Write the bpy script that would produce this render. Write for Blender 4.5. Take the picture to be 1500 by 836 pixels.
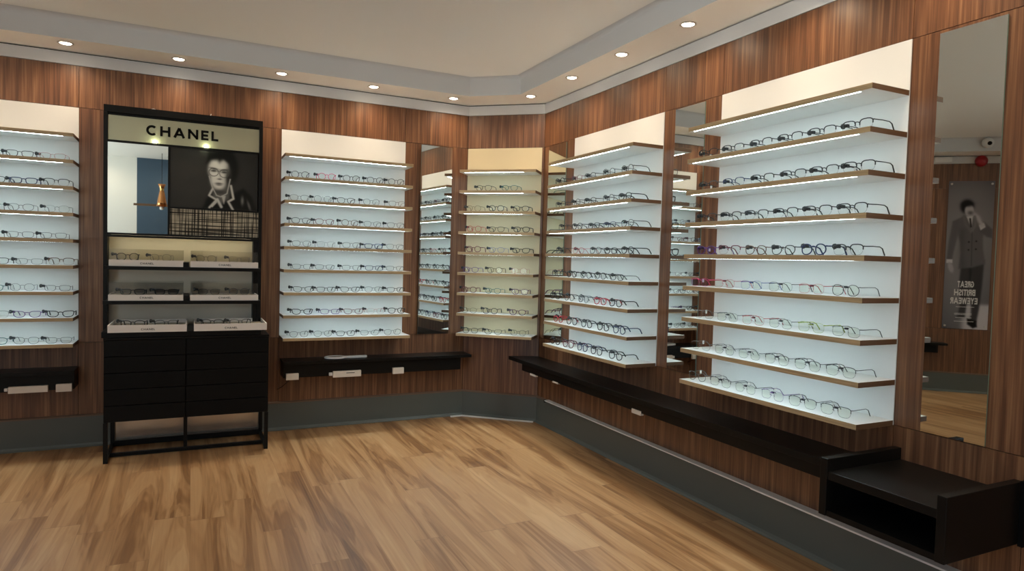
import bpy, math, random
import numpy as np
from mathutils import Matrix, Vector

for o in list(bpy.data.objects):
    bpy.data.objects.remove(o)
S = bpy.context.scene
C = S.collection
PI = math.pi

# ------------------------------------------------------------------ camera, world, exposure
cam_d = bpy.data.cameras.new('camera'); cam = bpy.data.objects.new('camera', cam_d); C.objects.link(cam)
R_ = Vector((0.8997474415786564, -0.43555571695149736, 0.02730858479543586))
U_ = Vector((-0.007823787106985697, 0.046466656864516016, 0.9988892021416288))
F_ = Vector((0.43634084123305134, 0.8989616606011084, -0.038400560429902565))
m = Matrix((R_, U_, -F_)).transposed().to_4x4()
m.translation = Vector((0, 0, 1.2797))
cam.matrix_world = m
cam_d.sensor_width = 36; cam_d.lens = 36 * 966.32 / 1500; cam_d.clip_start = 0.02
S.camera = cam
S.view_settings.view_transform = 'Standard'; S.view_settings.look = 'None'
S.view_settings.exposure = 0.52; S.view_settings.gamma = 1.0; S.view_settings.use_curve_mapping = False
LED_STRENGTH = 27.0
SPOT_W = 8.8
DAY = 9.0
W = bpy.data.worlds.new('world'); S.world = W; W.use_nodes = True
wb = W.node_tree.nodes['Background']; wb.inputs[0].default_value = (0.55, 0.75, 1.0, 1); wb.inputs[1].default_value = DAY
# outdoors: dim sky above; bright lower half added to light the ceiling
wn_ = W.node_tree; tc_ = wn_.nodes.new('ShaderNodeTexCoord'); sx_ = wn_.nodes.new('ShaderNodeSeparateXYZ'); rp_ = wn_.nodes.new('ShaderNodeValToRGB')
rp_.color_ramp.elements[0].position = 0.49; rp_.color_ramp.elements[0].color = (1.0, 0.98, 0.94, 1)
rp_.color_ramp.elements[1].position = 0.51; rp_.color_ramp.elements[1].color = (0.20, 0.27, 0.36, 1)
ma_ = wn_.nodes.new('ShaderNodeMath'); ma_.operation = 'MULTIPLY_ADD'; ma_.inputs[1].default_value = 0.5; ma_.inputs[2].default_value = 0.5
wn_.links.new(tc_.outputs['Generated'], sx_.inputs[0]); wn_.links.new(sx_.outputs[2], ma_.inputs[0]); wn_.links.new(ma_.outputs[0], rp_.inputs[0]); wn_.links.new(rp_.outputs[0], wb.inputs[0])
# portal for the shop window (guides daylight sampling only)
pl = bpy.data.lights.new('window_daylight', 'AREA'); pl.shape = 'RECTANGLE'; pl.size = 1.7; pl.size_y = 2.2
pl.cycles.is_portal = True
po = bpy.data.objects.new('window_daylight', pl); C.objects.link(po); po.location = (-2.80, 0.0, 1.45); po.rotation_euler = (0, -PI/2, 0)

# ------------------------------------------------------------------ dimensions
H1, HW, HS, HC = 2.169, 2.430, 2.513, 2.650     # groove, wood top, soffit, raised ceiling
PTS = [(-1.6, 5.0), (1.998, 5.0), (2.478, 4.59), (2.478, -1.6), (-2.78, -1.6), (-2.78, 3.9)]
BAYZ0 = 0.676
BASE = 0.205

# ------------------------------------------------------------------ materials
MT = {}
def mat(name, col, rough=0.5, metal=0.0, emit=None, es=0.0, spec=None, coat=0.0):
    if name in MT: return MT[name]
    M = bpy.data.materials.new(name); M.use_nodes = True; b = M.node_tree.nodes['Principled BSDF']
    b.inputs['Base Color'].default_value = (*col, 1); b.inputs['Roughness'].default_value = rough
    b.inputs['Metallic'].default_value = metal
    if emit: b.inputs['Emission Color'].default_value = (*emit, 1); b.inputs['Emission Strength'].default_value = es
    if spec is not None: b.inputs['Specular IOR Level'].default_value = spec
    if coat: b.inputs['Coat Weight'].default_value = coat; b.inputs['Coat Roughness'].default_value = 0.15
    MT[name] = M; return M
def nd(M, t, **k):
    n = M.node_tree.nodes.new(t)
    for a, v in k.items(): setattr(n, a, v)
    return n
def lk(M, a, b): M.node_tree.links.new(a, b)
def ramp(M, stops):
    r = nd(M, 'ShaderNodeValToRGB'); cr = r.color_ramp
    while len(cr.elements) < len(stops): cr.elements.new(0.5)
    for e, (p, c) in zip(cr.elements, stops): e.position = p; e.color = (*c, 1)
    return r

def walnut():
    M = mat('walnut veneer', (0.2, 0.08, 0.04), 0.36)
    b = M.node_tree.nodes['Principled BSDF']
    uv = nd(M, 'ShaderNodeUVMap'); uv.uv_map = 'UVMap'
    m1 = nd(M, 'ShaderNodeMapping'); m1.inputs['Scale'].default_value = (1, 0.10, 1); lk(M, uv.outputs[0], m1.inputs[0])
    wv = nd(M, 'ShaderNodeTexWave'); wv.wave_type = 'BANDS'; wv.bands_direction = 'X'
    wv.inputs['Scale'].default_value = 5.0; wv.inputs['Distortion'].default_value = 7.5
    wv.inputs['Detail'].default_value = 2.0; wv.inputs['Detail Scale'].default_value = 1.6; wv.inputs['Detail Roughness'].default_value = 0.5
    lk(M, m1.outputs[0], wv.inputs['Vector'])
    m2 = nd(M, 'ShaderNodeMapping'); m2.inputs['Scale'].default_value = (110, 2.2, 1); lk(M, uv.outputs[0], m2.inputs[0])
    n2 = nd(M, 'ShaderNodeTexNoise'); n2.inputs['Scale'].default_value = 1.0; n2.inputs['Detail'].default_value = 6; lk(M, m2.outputs[0], n2.inputs['Vector'])
    m3 = nd(M, 'ShaderNodeMapping'); m3.inputs['Scale'].default_value = (14, 0.5, 1); lk(M, uv.outputs[0], m3.inputs[0])
    n3 = nd(M, 'ShaderNodeTexNoise'); n3.inputs['Scale'].default_value = 1.0; n3.inputs['Detail'].default_value = 3; lk(M, m3.outputs[0], n3.inputs['Vector'])
    a1 = nd(M, 'ShaderNodeMath', operation='MULTIPLY'); a1.inputs[1].default_value = 0.10; lk(M, wv.outputs['Fac'], a1.inputs[0])
    a2 = nd(M, 'ShaderNodeMath', operation='MULTIPLY_ADD'); a2.inputs[1].default_value = 0.72; lk(M, n2.outputs['Fac'], a2.inputs[0]); lk(M, a1.outputs[0], a2.inputs[2])
    a3 = nd(M, 'ShaderNodeMath', operation='MULTIPLY_ADD'); a3.inputs[1].default_value = 0.30; lk(M, n3.outputs['Fac'], a3.inputs[0]); lk(M, a2.outputs[0], a3.inputs[2])
    r = ramp(M, [(0.32, (0.075, 0.030, 0.015)), (0.47, (0.120, 0.050, 0.025)), (0.60, (0.185, 0.082, 0.039)), (0.76, (0.30, 0.150, 0.072))])
    lk(M, a3.outputs[0], r.inputs[0]); lk(M, r.outputs[0], b.inputs['Base Color'])
    return M
def floor_mat():
    M = mat('oak plank floor', (0.4, 0.24, 0.12), 0.42)
    b = M.node_tree.nodes['Principled BSDF']
    tc = nd(M, 'ShaderNodeTexCoord'); sp = nd(M, 'ShaderNodeSeparateXYZ'); lk(M, tc.outputs['Object'], sp.inputs[0])
    pw, L = 0.152, 1.25
    def math_(op, a, b2=None, c=None):
        n = nd(M, 'ShaderNodeMath', operation=op)
        for i, v in enumerate((a, b2, c)):
            if v is None: continue
            if isinstance(v, (int, float)): n.inputs[i].default_value = v
            else: lk(M, v, n.inputs[i])
        return n.outputs[0]
    x = math_('DIVIDE', sp.outputs[0], pw); ix = math_('FLOOR', x); fx = math_('FRACT', x)
    wn = nd(M, 'ShaderNodeTexWhiteNoise', noise_dimensions='1D'); lk(M, ix, wn.inputs['W'])
    y = math_('ADD', math_('DIVIDE', sp.outputs[1], L), math_('MULTIPLY', wn.outputs['Value'], 7.3)); iy = math_('FLOOR', y); fy = math_('FRACT', y)
    cb = nd(M, 'ShaderNodeCombineXYZ'); lk(M, ix, cb.inputs[0]); lk(M, iy, cb.inputs[1])
    w2 = nd(M, 'ShaderNodeTexWhiteNoise', noise_dimensions='2D'); lk(M, cb.outputs[0], w2.inputs['Vector'])
    seed = math_('MULTIPLY', w2.outputs['Value'], 1.3)
    v1 = nd(M, 'ShaderNodeCombineXYZ'); lk(M, math_('MULTIPLY', sp.outputs[0], 7.5), v1.inputs[0]); lk(M, math_('MULTIPLY', sp.outputs[1], 0.65), v1.inputs[1]); lk(M, seed, v1.inputs[2])
    n1 = nd(M, 'ShaderNodeTexNoise'); n1.inputs['Scale'].default_value = 1; n1.inputs['Detail'].default_value = 3; n1.inputs['Distortion'].default_value = 1.3; lk(M, v1.outputs[0], n1.inputs['Vector'])
    v2 = nd(M, 'ShaderNodeCombineXYZ'); lk(M, math_('MULTIPLY', sp.outputs[0], 85), v2.inputs[0]); lk(M, math_('MULTIPLY', sp.outputs[1], 1.6), v2.inputs[1]); lk(M, seed, v2.inputs[2])
    n2 = nd(M, 'ShaderNodeTexNoise'); n2.inputs['Scale'].default_value = 1; n2.inputs['Detail'].default_value = 5; n2.inputs['Distortion'].default_value = 0.25; lk(M, v2.outputs[0], n2.inputs['Vector'])
    # grain rings from the slow noise
    ring = math_('FRACT', math_('MULTIPLY', n1.outputs['Fac'], 9.0)); ring = math_('ABSOLUTE', math_('SUBTRACT', ring, 0.5))
    f = math_('ADD', math_('MULTIPLY', n1.outputs['Fac'], 0.75), math_('MULTIPLY', n2.outputs['Fac'], 0.24))
    f = math_('ADD', f, math_('ADD', math_('MULTIPLY', ring, 0.13), 0.03)); f = math_('ADD', f, math_('MULTIPLY', w2.outputs['Value'], 0.06))
    r = ramp(M, [(0.36, (0.16, 0.068, 0.025)), (0.50, (0.30, 0.145, 0.055)), (0.60, (0.44, 0.24, 0.105)), (0.80, (0.58, 0.36, 0.18))])
    lk(M, f, r.inputs[0])
    ex = math_('LESS_THAN', math_('ABSOLUTE', math_('SUBTRACT', fx, 0.5)), 0.496)
    ey = math_('LESS_THAN', math_('ABSOLUTE', math_('SUBTRACT', fy, 0.5)), 0.4988)
    e = math_('MULTIPLY', ex, ey)
    mx = nd(M, 'ShaderNodeMix', data_type='RGBA'); mx.inputs[6].default_value = (0.27, 0.14, 0.065, 1); lk(M, e, mx.inputs[0]); lk(M, r.outputs[0], mx.inputs[7])
    lk(M, mx.outputs[2], b.inputs['Base Color'])
    rr = math_('ADD', 0.34, math_('MULTIPLY', n2.outputs['Fac'], 0.15)); lk(M, rr, b.inputs['Roughness'])
    return M
def plaster(name, col, rough=0.8):
    M = mat(name, col, rough); b = M.node_tree.nodes['Principled BSDF']
    n = nd(M, 'ShaderNodeTexNoise'); n.inputs['Scale'].default_value = 90; bp = nd(M, 'ShaderNodeBump'); bp.inputs['Strength'].default_value = 0.05; bp.inputs['Distance'].default_value = 0.002
    lk(M, n.outputs['Fac'], bp.inputs['Height']); lk(M, bp.outputs[0], b.inputs['Normal'])
    return M
def oak_edge(name, col):
    M = mat(name, col, 0.5); b = M.node_tree.nodes['Principled BSDF']
    tc = nd(M, 'ShaderNodeTexCoord'); mp = nd(M, 'ShaderNodeMapping'); mp.inputs['Scale'].default_value = (6, 6, 300); lk(M, tc.outputs['Object'], mp.inputs[0])
    n = nd(M, 'ShaderNodeTexNoise'); n.inputs['Scale'].default_value = 1; lk(M, mp.outputs[0], n.inputs['Vector'])
    r = ramp(M, [(0.3, tuple(c*0.75 for c in col)), (0.7, tuple(c*1.2 for c in col))]); lk(M, n.outputs['Fac'], r.inputs[0]); lk(M, r.outputs[0], b.inputs['Base Color'])
    return M
def clear(name, tint, gloss=0.08, rough=0.02):
    M = bpy.data.materials.new(name); M.use_nodes = True; nt = M.node_tree; nt.nodes.clear()
    o = nd(M, 'ShaderNodeOutputMaterial'); mx = nd(M, 'ShaderNodeMixShader'); t = nd(M, 'ShaderNodeBsdfTransparent'); g = nd(M, 'ShaderNodeBsdfGlossy')
    t.inputs[0].default_value = (*tint, 1); g.inputs['Roughness'].default_value = rough
    mx.inputs[0].default_value = gloss; lk(M, t.outputs[0], mx.inputs[1]); lk(M, g.outputs[0], mx.inputs[2]); lk(M, mx.outputs[0], o.inputs[0])
    MT[name] = M; return M
def attr_mat(name, rough=0.35):
    M = mat(name, (1, 1, 1), rough, spec=0.15); a = nd(M, 'ShaderNodeAttribute'); a.attribute_name = 'print'
    lk(M, a.outputs['Color'], M.node_tree.nodes['Principled BSDF'].inputs['Base Color']); return M
def tweed():
    M = mat('tweed cloth', (0.35, 0.3, 0.22), 0.9); b = M.node_tree.nodes['Principled BSDF']
    tc = nd(M, 'ShaderNodeTexCoord')
    out = []
    for sc in ((170, 3, 3), (3, 3, 150)):
        mp = nd(M, 'ShaderNodeMapping'); mp.inputs['Scale'].default_value = sc; lk(M, tc.outputs['Object'], mp.inputs[0])
        n = nd(M, 'ShaderNodeTexNoise'); n.inputs['Scale'].default_value = 1.0; n.inputs['Detail'].default_value = 1; lk(M, mp.outputs[0], n.inputs['Vector'])
        out.append(ramp(M, [(0.40, (0.10, 0.10, 0.10)), (0.52, (1, 1, 1))])); lk(M, n.outputs['Fac'], out[-1].inputs[0])
    mu = nd(M, 'ShaderNodeMix', data_type='RGBA', blend_type='MULTIPLY'); mu.inputs[0].default_value = 1
    lk(M, out[0].outputs[0], mu.inputs[6]); lk(M, out[1].outputs[0], mu.inputs[7])
    m2 = nd(M, 'ShaderNodeMix', data_type='RGBA', blend_type='MULTIPLY'); m2.inputs[0].default_value = 1; m2.inputs[7].default_value = (0.52, 0.46, 0.35, 1)
    lk(M, mu.outputs[2], m2.inputs[6]); lk(M, m2.outputs[2], b.inputs['Base Color'])
    return M

WAL = walnut(); FLO = floor_mat()
GAP = mat('dark groove', (0.012, 0.008, 0.006), 0.9)
CEIL = plaster('ceiling paint', (0.88, 0.87, 0.85)); BAND = plaster('band paint with shade', (0.60, 0.61, 0.63)); WHITE = plaster('white wall paint', (0.78, 0.76, 0.72))  # band grey: shade of the unlit upright faces put into the paint
BLUE = plaster('blue wall paint', (0.05, 0.085, 0.13))
VINYL = plaster('grey vinyl skirting', (0.095, 0.105, 0.095), 0.45); LIP = mat('brown skirting lip', (0.16, 0.10, 0.07), 0.5)
ALU = mat('pale trim strip', (0.80, 0.76, 0.73), 0.5)
PANEL = mat('white display panel', (0.78, 0.79, 0.78), 0.45); YPAN = mat('cream display panel', (0.64, 0.55, 0.36), 0.45)
SHW = mat('white shelf face', (0.82, 0.82, 0.80), 0.35); OAKF = oak_edge('oak shelf edge', (0.50, 0.36, 0.20)); OAKE = oak_edge('oak darkened for shelf-end shade', (0.15, 0.080, 0.040))  # shelf ends: same oak, with their shade put into a darker colour
LED = mat('led strip', (0.9, 0.95, 1), 0.4, emit=(0.74, 0.95, 1.0), es=LED_STRENGTH)
LAMP = mat('lamp face', (1, 1, 1), 0.4, emit=(1.0, 0.86, 0.68), es=14.0)
RIM = mat('satin steel ring', (0.6, 0.58, 0.55), 0.3, 0.8)
MIR = mat('mirror silvering', (0.77, 0.82, 0.80), 0.01, 1.0); MEDGE = mat('green glass edge', (0.25, 0.38, 0.32), 0.1, 0.3)
BLKW = mat('matt black oak', (0.004, 0.004, 0.004), 0.5, spec=0.15); BLK = mat('black oak', (0.008, 0.0075, 0.007), 0.34, spec=0.16); BLKM = mat('black metal', (0.005, 0.005, 0.005), 0.42, spec=0.2); BLKD = mat('black interior', (0.003, 0.003, 0.003), 0.6, spec=0.1)
CREAM = mat('cream plastic', (0.78, 0.70, 0.62), 0.5); TRAY = mat('white tray', (0.88, 0.82, 0.77), 0.4); TRAYIN = mat('cream tray lining', (0.70, 0.62, 0.48), 0.6)
SIGN = mat('champagne sign metal', (0.48, 0.47, 0.33), 0.40, 0.6); STEEL = mat('polished kick plate', (0.60, 0.56, 0.52), 0.22, 0.9)
BACKP = mat('grey display back', (0.84, 0.76, 0.64), 0.6, spec=0.2); BACKC = mat('display back tinted as lit', (0.66, 0.60, 0.44), 0.5)  # cream back: warm strip light on the back put into its colour
LENS = clear('clear lens', (0.985, 0.99, 0.985), 0.015); LENSG = clear('coated lens', (0.978, 0.992, 0.965), 0.02); LENSP = clear('violet lens', (0.88, 0.84, 0.95), 0.03); LENSR = clear('red demo lens', (0.90, 0.62, 0.62), 0.03)
ACR = clear('clear acrylic', (0.975, 0.975, 0.96), 0.035); GLASS = clear('window glass', (0.9, 0.95, 0.95), 0.05)
TAGM = mat('black tag plastic', (0.012, 0.015, 0.018), 0.35); TAGT = mat('white price tag', (0.75, 0.73, 0.70), 0.6)
PRINT = attr_mat('poster print', 0.55); TW = tweed()
COPPER = mat('brushed copper', (0.55, 0.25, 0.10), 0.25, 1.0); BRASS = mat('brass', (0.75, 0.55, 0.20), 0.3, 1.0)
REDP = mat('red plastic', (0.35, 0.01, 0.02), 0.3); WPL = mat('white plastic', (0.75, 0.75, 0.75), 0.35)
FR = dict(black=(0.008, 0.008, 0.010), dark=(0.014, 0.015, 0.018), grey=(0.05, 0.055, 0.06), silver=(0.15, 0.16, 0.165), navy=(0.012, 0.025, 0.09), blue=(0.03, 0.07, 0.35),
          pink=(0.75, 0.03, 0.16), red=(0.45, 0.015, 0.03), burgundy=(0.14, 0.012, 0.03), brown=(0.10, 0.045, 0.02), tortoise=(0.07, 0.03, 0.012),
          purple=(0.10, 0.03, 0.20), teal=(0.01, 0.12, 0.12), rose=(0.50, 0.22, 0.20), olive=(0.30, 0.36, 0.06), plum=(0.10, 0.015, 0.07))
def frame_mat(c):
    return mat(c + ' frame', FR[c], 0.3, 0.5 if c in ('silver', 'grey') else 0.0)

# ------------------------------------------------------------------ mesh builder
class MB:
    def __init__(s): s.v = []; s.f = []; s.m = []; s.mats = []; s.uv = {}; s.smooth = False
    def mi(s, M):
        if M not in s.mats: s.mats.append(M)
        return s.mats.index(M)
    def face(s, idx, M): s.f.append(tuple(idx)); s.m.append(s.mi(M))
    def box(s, a, b, M, mm=None):
        """mm: dict face-> material; faces -x +x -y +y -z +z"""
        x0, y0, z0 = (min(p, q) for p, q in zip(a, b)); x1, y1, z1 = (max(p, q) for p, q in zip(a, b))
        n = len(s.v); s.v += [(x0,y0,z0),(x1,y0,z0),(x1,y1,z0),(x0,y1,z0),(x0,y0,z1),(x1,y0,z1),(x1,y1,z1),(x0,y1,z1)]
        F = {'-z':(0,3,2,1),'+z':(4,5,6,7),'-y':(0,1,5,4),'+x':(1,2,6,5),'+y':(2,3,7,6),'-x':(3,0,4,7)}
        for k, q in F.items(): s.face([n+i for i in q], (mm or {}).get(k, M))
        return s
    def prism(s, poly, z0, z1, M, axis='z', side=None):
        n = len(s.v); k = len(poly)
        area = sum(poly[i][0]*poly[(i+1)%k][1]-poly[(i+1)%k][0]*poly[i][1] for i in range(k))
        if area < 0: poly = poly[::-1]
        def P(p, z): return (p[0], p[1], z) if axis == 'z' else ((p[0], z, p[1]) if axis == 'y' else (z, p[0], p[1]))
        s.v += [P(p, z0) for p in poly] + [P(p, z1) for p in poly]
        s.face(range(n+k-1, n-1, -1), M); s.face(range(n+k, n+2*k), M)
        for i in range(k): s.face((n+i, n+(i+1)%k, n+k+(i+1)%k, n+k+i), side or M)
        return s
    def tube(s, pts, r, M, sides=6, closed=False):
        pts = [Vector(p) for p in pts]; k = len(pts); n0 = len(s.v)
        rr = r if isinstance(r, (list, tuple)) else [r]*k
        up = None
        for i, p in enumerate(pts):
            a = pts[i-1] if (i > 0 or closed) else p; b = pts[(i+1) % k] if (i < k-1 or closed) else p
            t = (b-a).normalized()
            if up is None: up = Vector((0, 0, 1)) if abs(t.z) < 0.9 else Vector((0, 1, 0))
            if closed: up = Vector((0, 1, 0)) if abs(t.y) < 0.9 else Vector((0, 0, 1))
            n = (up - t*up.dot(t)).normalized(); bb = t.cross(n); up = n
            for j in range(sides):
                an = 2*PI*j/sides; s.v.append(tuple(p + (n*math.cos(an)+bb*math.sin(an))*rr[i]))
        for i in range(k if closed else k-1):
            for j in range(sides):
                a = n0+i*sides+j; b = n0+i*sides+(j+1)%sides; c = n0+((i+1)%k)*sides+(j+1)%sides; d = n0+((i+1)%k)*sides+j
                s.face((a, b, c, d), M)
        if not closed:
            s.face([n0+j for j in range(sides-1, -1, -1)], M); s.face([n0+(k-1)*sides+j for j in range(sides)], M)
        return s
    def lathe(s, prof, M, seg=24, origin=(0,0,0), axis='z'):
        n0 = len(s.v); ox, oy, oz = origin
        for r, z in prof:
            for j in range(seg):
                a = 2*PI*j/seg; x, y = r*math.cos(a), r*math.sin(a)
                s.v.append((ox+x, oy+y, oz+z) if axis == 'z' else ((ox+x, oy+z, oz+y) if axis == 'y' else (ox+z, oy+x, oz+y)))
        for i in range(len(prof)-1):
            for j in range(seg):
                a, b = n0+i*seg+j, n0+i*seg+(j+1)%seg; s.face((a, b, b+seg, a+seg), M)
        s.face([n0+j for j in range(seg-1, -1, -1)], M); s.face([n0+(len(prof)-1)*seg+j for j in range(seg)], M)
        return s
    def mesh(s, name):
        me = bpy.data.meshes.new(name); me.from_pydata(s.v, [], s.f)
        for M in s.mats: me.materials.append(M)
        me.polygons.foreach_set('material_index', s.m)
        if s.smooth: me.polygons.foreach_set('use_smooth', [True]*len(s.f))
        me.update(); return me
    def build(s, name, parent=None, bevel=0.0):
        o = bpy.data.objects.new(name, s.mesh(name)); C.objects.link(o)
        if parent: o.parent = parent
        if bevel:
            b = o.modifiers.new('bevel', 'BEVEL'); b.width = bevel; b.segments = 2; b.limit_method = 'ANGLE'
        return o
def tag(o, label=None, cat=None, group=None, kind=None):
    if label: o['label'] = label
    if cat: o['category'] = cat
    if group: o['group'] = group
    if kind: o['kind'] = kind
    return o
def thing(name, label, cat, loc=(0,0,0), rz=0, group=None):
    o = bpy.data.objects.new(name, None); C.objects.link(o); o.location = loc; o.rotation_euler = (0, 0, rz); o.empty_display_size = 0.1
    return tag(o, label, cat, group)

# ------------------------------------------------------------------ the setting
def offset_poly(pts, d):
    k = len(pts); out = []
    for i in range(k):
        a, p, b = Vector(pts[i-1]), Vector(pts[i]), Vector(pts[(i+1) % k])
        t1, t2 = (p-a).normalized(), (b-p).normalized()
        n1, n2 = Vector((t1.y, -t1.x)), Vector((t2.y, -t2.x))       # inward for this (clockwise) order
        v = (n1+n2).normalized(); out.append(tuple(p + v*(d/v.dot(n1))))
    return out
fl = MB(); ring = offset_poly(PTS, -0.10)
fl.prism(ring, -0.06, 0.0, FLO); tag(fl.build('floor'), kind='structure')

# ceiling: raised field, upstand and lowered soffit that runs round the display walls
inner = offset_poly(PTS, 0.29)
inner[3] = (inner[3][0], -1.7); inner[4] = (inner[4][0], -1.7)
out = offset_poly(PTS, -0.10)
ce = MB()
ce.prism(out, HC, HC+0.08, CEIL)
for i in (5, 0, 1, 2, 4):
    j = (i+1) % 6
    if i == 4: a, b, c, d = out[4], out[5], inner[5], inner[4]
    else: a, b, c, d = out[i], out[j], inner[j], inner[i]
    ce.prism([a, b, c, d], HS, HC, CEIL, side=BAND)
# soft cove where upstand meets the raised field
for i in (4, 5, 0, 1, 2):
    j = (i+1) % 6
    p, q = Vector(inner[i]), Vector(inner[j]); t = (q-p).normalized(); n = Vector((t.y, -t.x)); 
    seg = 5; n0 = len(ce.v); R = 0.03
    def off(pt, idx, d):
        ip = offset_poly(PTS, 0.29+d); 
        r = Vector(ip[idx]); 
        if idx in (3, 4): r.y = -1.7
        return r
    rows = []
    for kx in range(seg+1):
        a = PI/2*kx/seg; d = R*(1-math.cos(a)); z = HC-R+R*math.sin(a)
        rows.append((tuple(off(p, i, d))+(z,), tuple(off(q, j, d))+(z,)))
    for kx in range(seg+1): ce.v += [rows[kx][0], rows[kx][1]]
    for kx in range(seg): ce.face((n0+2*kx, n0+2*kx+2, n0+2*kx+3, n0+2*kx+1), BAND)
tag(ce.build('ceiling'), kind='structure')

def wall_frame(o):  # a local frame helper: returns a world matrix for local x along wall, -y into room
    return o
def wood_wall(name, origin, rz, length, cuts, band=True):
    """local x along wall (seen from the room left to right), -y towards the room"""
    b = MB(); rnd = random.Random(name)
    b.box((-0.09, 0.0125, 0), (length+0.09, 0.10, HC), GAP)
    uvs = []
    rows = [(0.19, BAYZ0-0.0), (BAYZ0, H1), (H1, HW)]
    xs = [0] + cuts + [length]
    uvmap = {}
    for x0, x1 in zip(xs, xs[1:]):
        for z0, z1 in rows:
            g = 0.0013; f0 = len(b.f)
            b.box((x0+g, 0.0, z0+g), (x1-g, 0.012, z1-g), WAL)
            su, sv = rnd.uniform(0, 50), rnd.uniform(0, 50)
            for fi in range(f0, len(b.f)): uvmap[fi] = (su, sv)
    # plaster band with shadow gap under the soffit
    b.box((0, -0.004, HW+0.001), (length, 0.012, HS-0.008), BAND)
    me = b.mesh(name); uv = me.uv_layers.new(name='UVMap')
    for p in me.polygons:
        if p.index in uvmap:
            su, sv = uvmap[p.index]
            for li in p.loop_indices:
                v = me.vertices[me.loops[li].vertex_index].co; uv.data[li].uv = (v.x + v.y*0.3 + su, v.z + v.y*0.3 + sv)
    o = bpy.data.objects.new(name, me); C.objects.link(o); o.location = (*origin, 0); o.rotation_euler = (0, 0, rz)
    tag(o, kind='structure'); return o
def ang(a, b): return math.atan2(b[1]-a[1], b[0]-a[0])
def dist(a, b): return math.hypot(a[0]-b[0], a[1]-b[1])
wood_wall('wall_back', PTS[0], 0, 3.598, [0.037, 0.947, 2.168, 3.078])
RZB = ang(PTS[1], PTS[2]); LB = dist(PTS[1], PTS[2])
wood_wall('wall_corner', PTS[1], RZB, LB, [])
wood_wall('wall_right', PTS[2], -PI/2, 6.19, [0.468, 1.470, 1.937, 2.943, 3.40, 4.4, 5.4])
RZL = ang(PTS[5], PTS[0]); LL = dist(PTS[5], PTS[0])
wood_wall('wall_left_corner', PTS[5], RZL, LL, [0.8])
wood_wall('wall_left', (-2.78, 1.2), PI/2, 2.7, [0.9, 1.8])
# wall behind the viewer: white plaster, blue painted section, shop window
wf = MB()
wf.box((-2.88, -1.70, 0), (-0.75, -1.60, HC), WHITE)
wf.box((-0.75, -1.70, 0), (0.15, -1.60, HC), BLUE)
wf.box((0.15, -1.70, 0), (2.58, -1.60, HC), WHITE)
tag(wf.build('wall_front'), kind='structure')
# plastered part of the left wall beside the viewer, with the shop window
WY = (-1.1, 1.1, 0.6, 2.3)
wf = MB()
wf.box((-2.88, -1.60, 0), (-2.78, WY[0], HC), WHITE); wf.box((-2.88, WY[1], 0), (-2.78, 1.198, HC), WHITE)
wf.box((-2.88, WY[0], 0), (-2.78, WY[1], WY[2]), WHITE); wf.box((-2.88, WY[0], WY[3]), (-2.78, WY[1], HC), WHITE)
tag(wf.build('wall_left_window'), kind='structure')
wi = bpy.data.objects.new('window_1', None); C.objects.link(wi); wi.location = (-2.83, 0, WY[2]); tag(wi, kind='structure')
b = MB(); wh = WY[3]-WY[2]
for y0, y1 in ((-1.1, -1.05), (-0.025, 0.025), (1.05, 1.1)): b.box((-0.03, y0, 0), (0.03, y1, wh), BLKM)
b.box((-0.03, -1.05, 0), (0.03, 1.05, 0.05), BLKM); b.box((-0.03, -1.05, wh-0.05), (0.03, 1.05, wh), BLKM)
b.build('window_frame', wi)
for y0, y1 in ((-1.05, -0.025), (0.025, 1.05)): MB().box((-0.004, y0, 0.05), (0.004, y1, wh-0.05), GLASS).build('pane', wi)

def skirting(name, origin, rz, length, x0=0.0, e0=0, e1=0):
    b = MB()
    prof = [(0.0, 0), (-0.020, 0), (-0.020, 0.004), (-0.014, 0.012), (-0.009, 0.024), (-0.008, BASE-0.008), (0.0, BASE-0.008)]
    # mitre the ends with the neighbouring walls: e0/e1 = tan of half the turn
    n0 = len(b.v); k = len(prof)
    for y, z in prof: b.v.append((x0 - y*e0, y, z))
    for y, z in prof: b.v.append((length + y*e1, y, z))
    for i in range(k-1): b.face((n0+i, n0+k+i, n0+k+i+1, n0+i+1), VINYL)
    b.face([n0+i for i in range(k)], VINYL); b.face([n0+k+i for i in range(k-1, -1, -1)], VINYL)
    lp = [(0, BASE-0.008), (-0.012, BASE-0.008), (-0.012, BASE), (-0.004, BASE+0.006), (0, BASE+0.006)]
    n0 = len(b.v); k = len(lp)
    for y, z in lp: b.v.append((x0 - y*e0, y, z))
    for y, z in lp: b.v.append((length + y*e1, y, z))
    for i in range(k-1): b.face((n0+i, n0+k+i, n0+k+i+1, n0+i+1), LIP)
    o = b.build(name); o.location = (*origin, 0); o.rotation_euler = (0, 0, rz); tag(o, kind='structure'); return o
tB = math.tan(abs(RZB)/2); tC = math.tan((PI/2-abs(RZB))/2); tL = math.tan(RZL/2); tW = math.tan((PI/2-RZL)/2)
skirting('baseboard_back', PTS[0], 0, 3.598, 0, tL, tB)
skirting('baseboard_corner', PTS[1], RZB, LB, 0, tB, tC)
skirting('baseboard_right', PTS[2], -PI/2, 6.19, 0, tC, 0)
skirting('baseboard_left_corner', PTS[5], RZL, LL, 0, tW, tL)
skirting('baseboard_left', PTS[4], PI/2, 5.5, 0, 0, tW)
# pale capping strip standing proud on the right-hand skirting, in two lengths
b = MB(); b.box((2.434, 2.315, BASE+0.0045), (2.4775, 4.40, BASE+0.0105), ALU)
b.box((2.4335, 4.392, BASE-0.006), (2.4455, 4.40, BASE+0.012), BLKD)
tag(b.build('trim_1'), kind='structure')
b = MB(); b.box((2.427, -1.0, BASE+0.0045), (2.4775, 2.312, BASE+0.012), ALU); tag(b.build('trim_2'), kind='structure')

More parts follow.
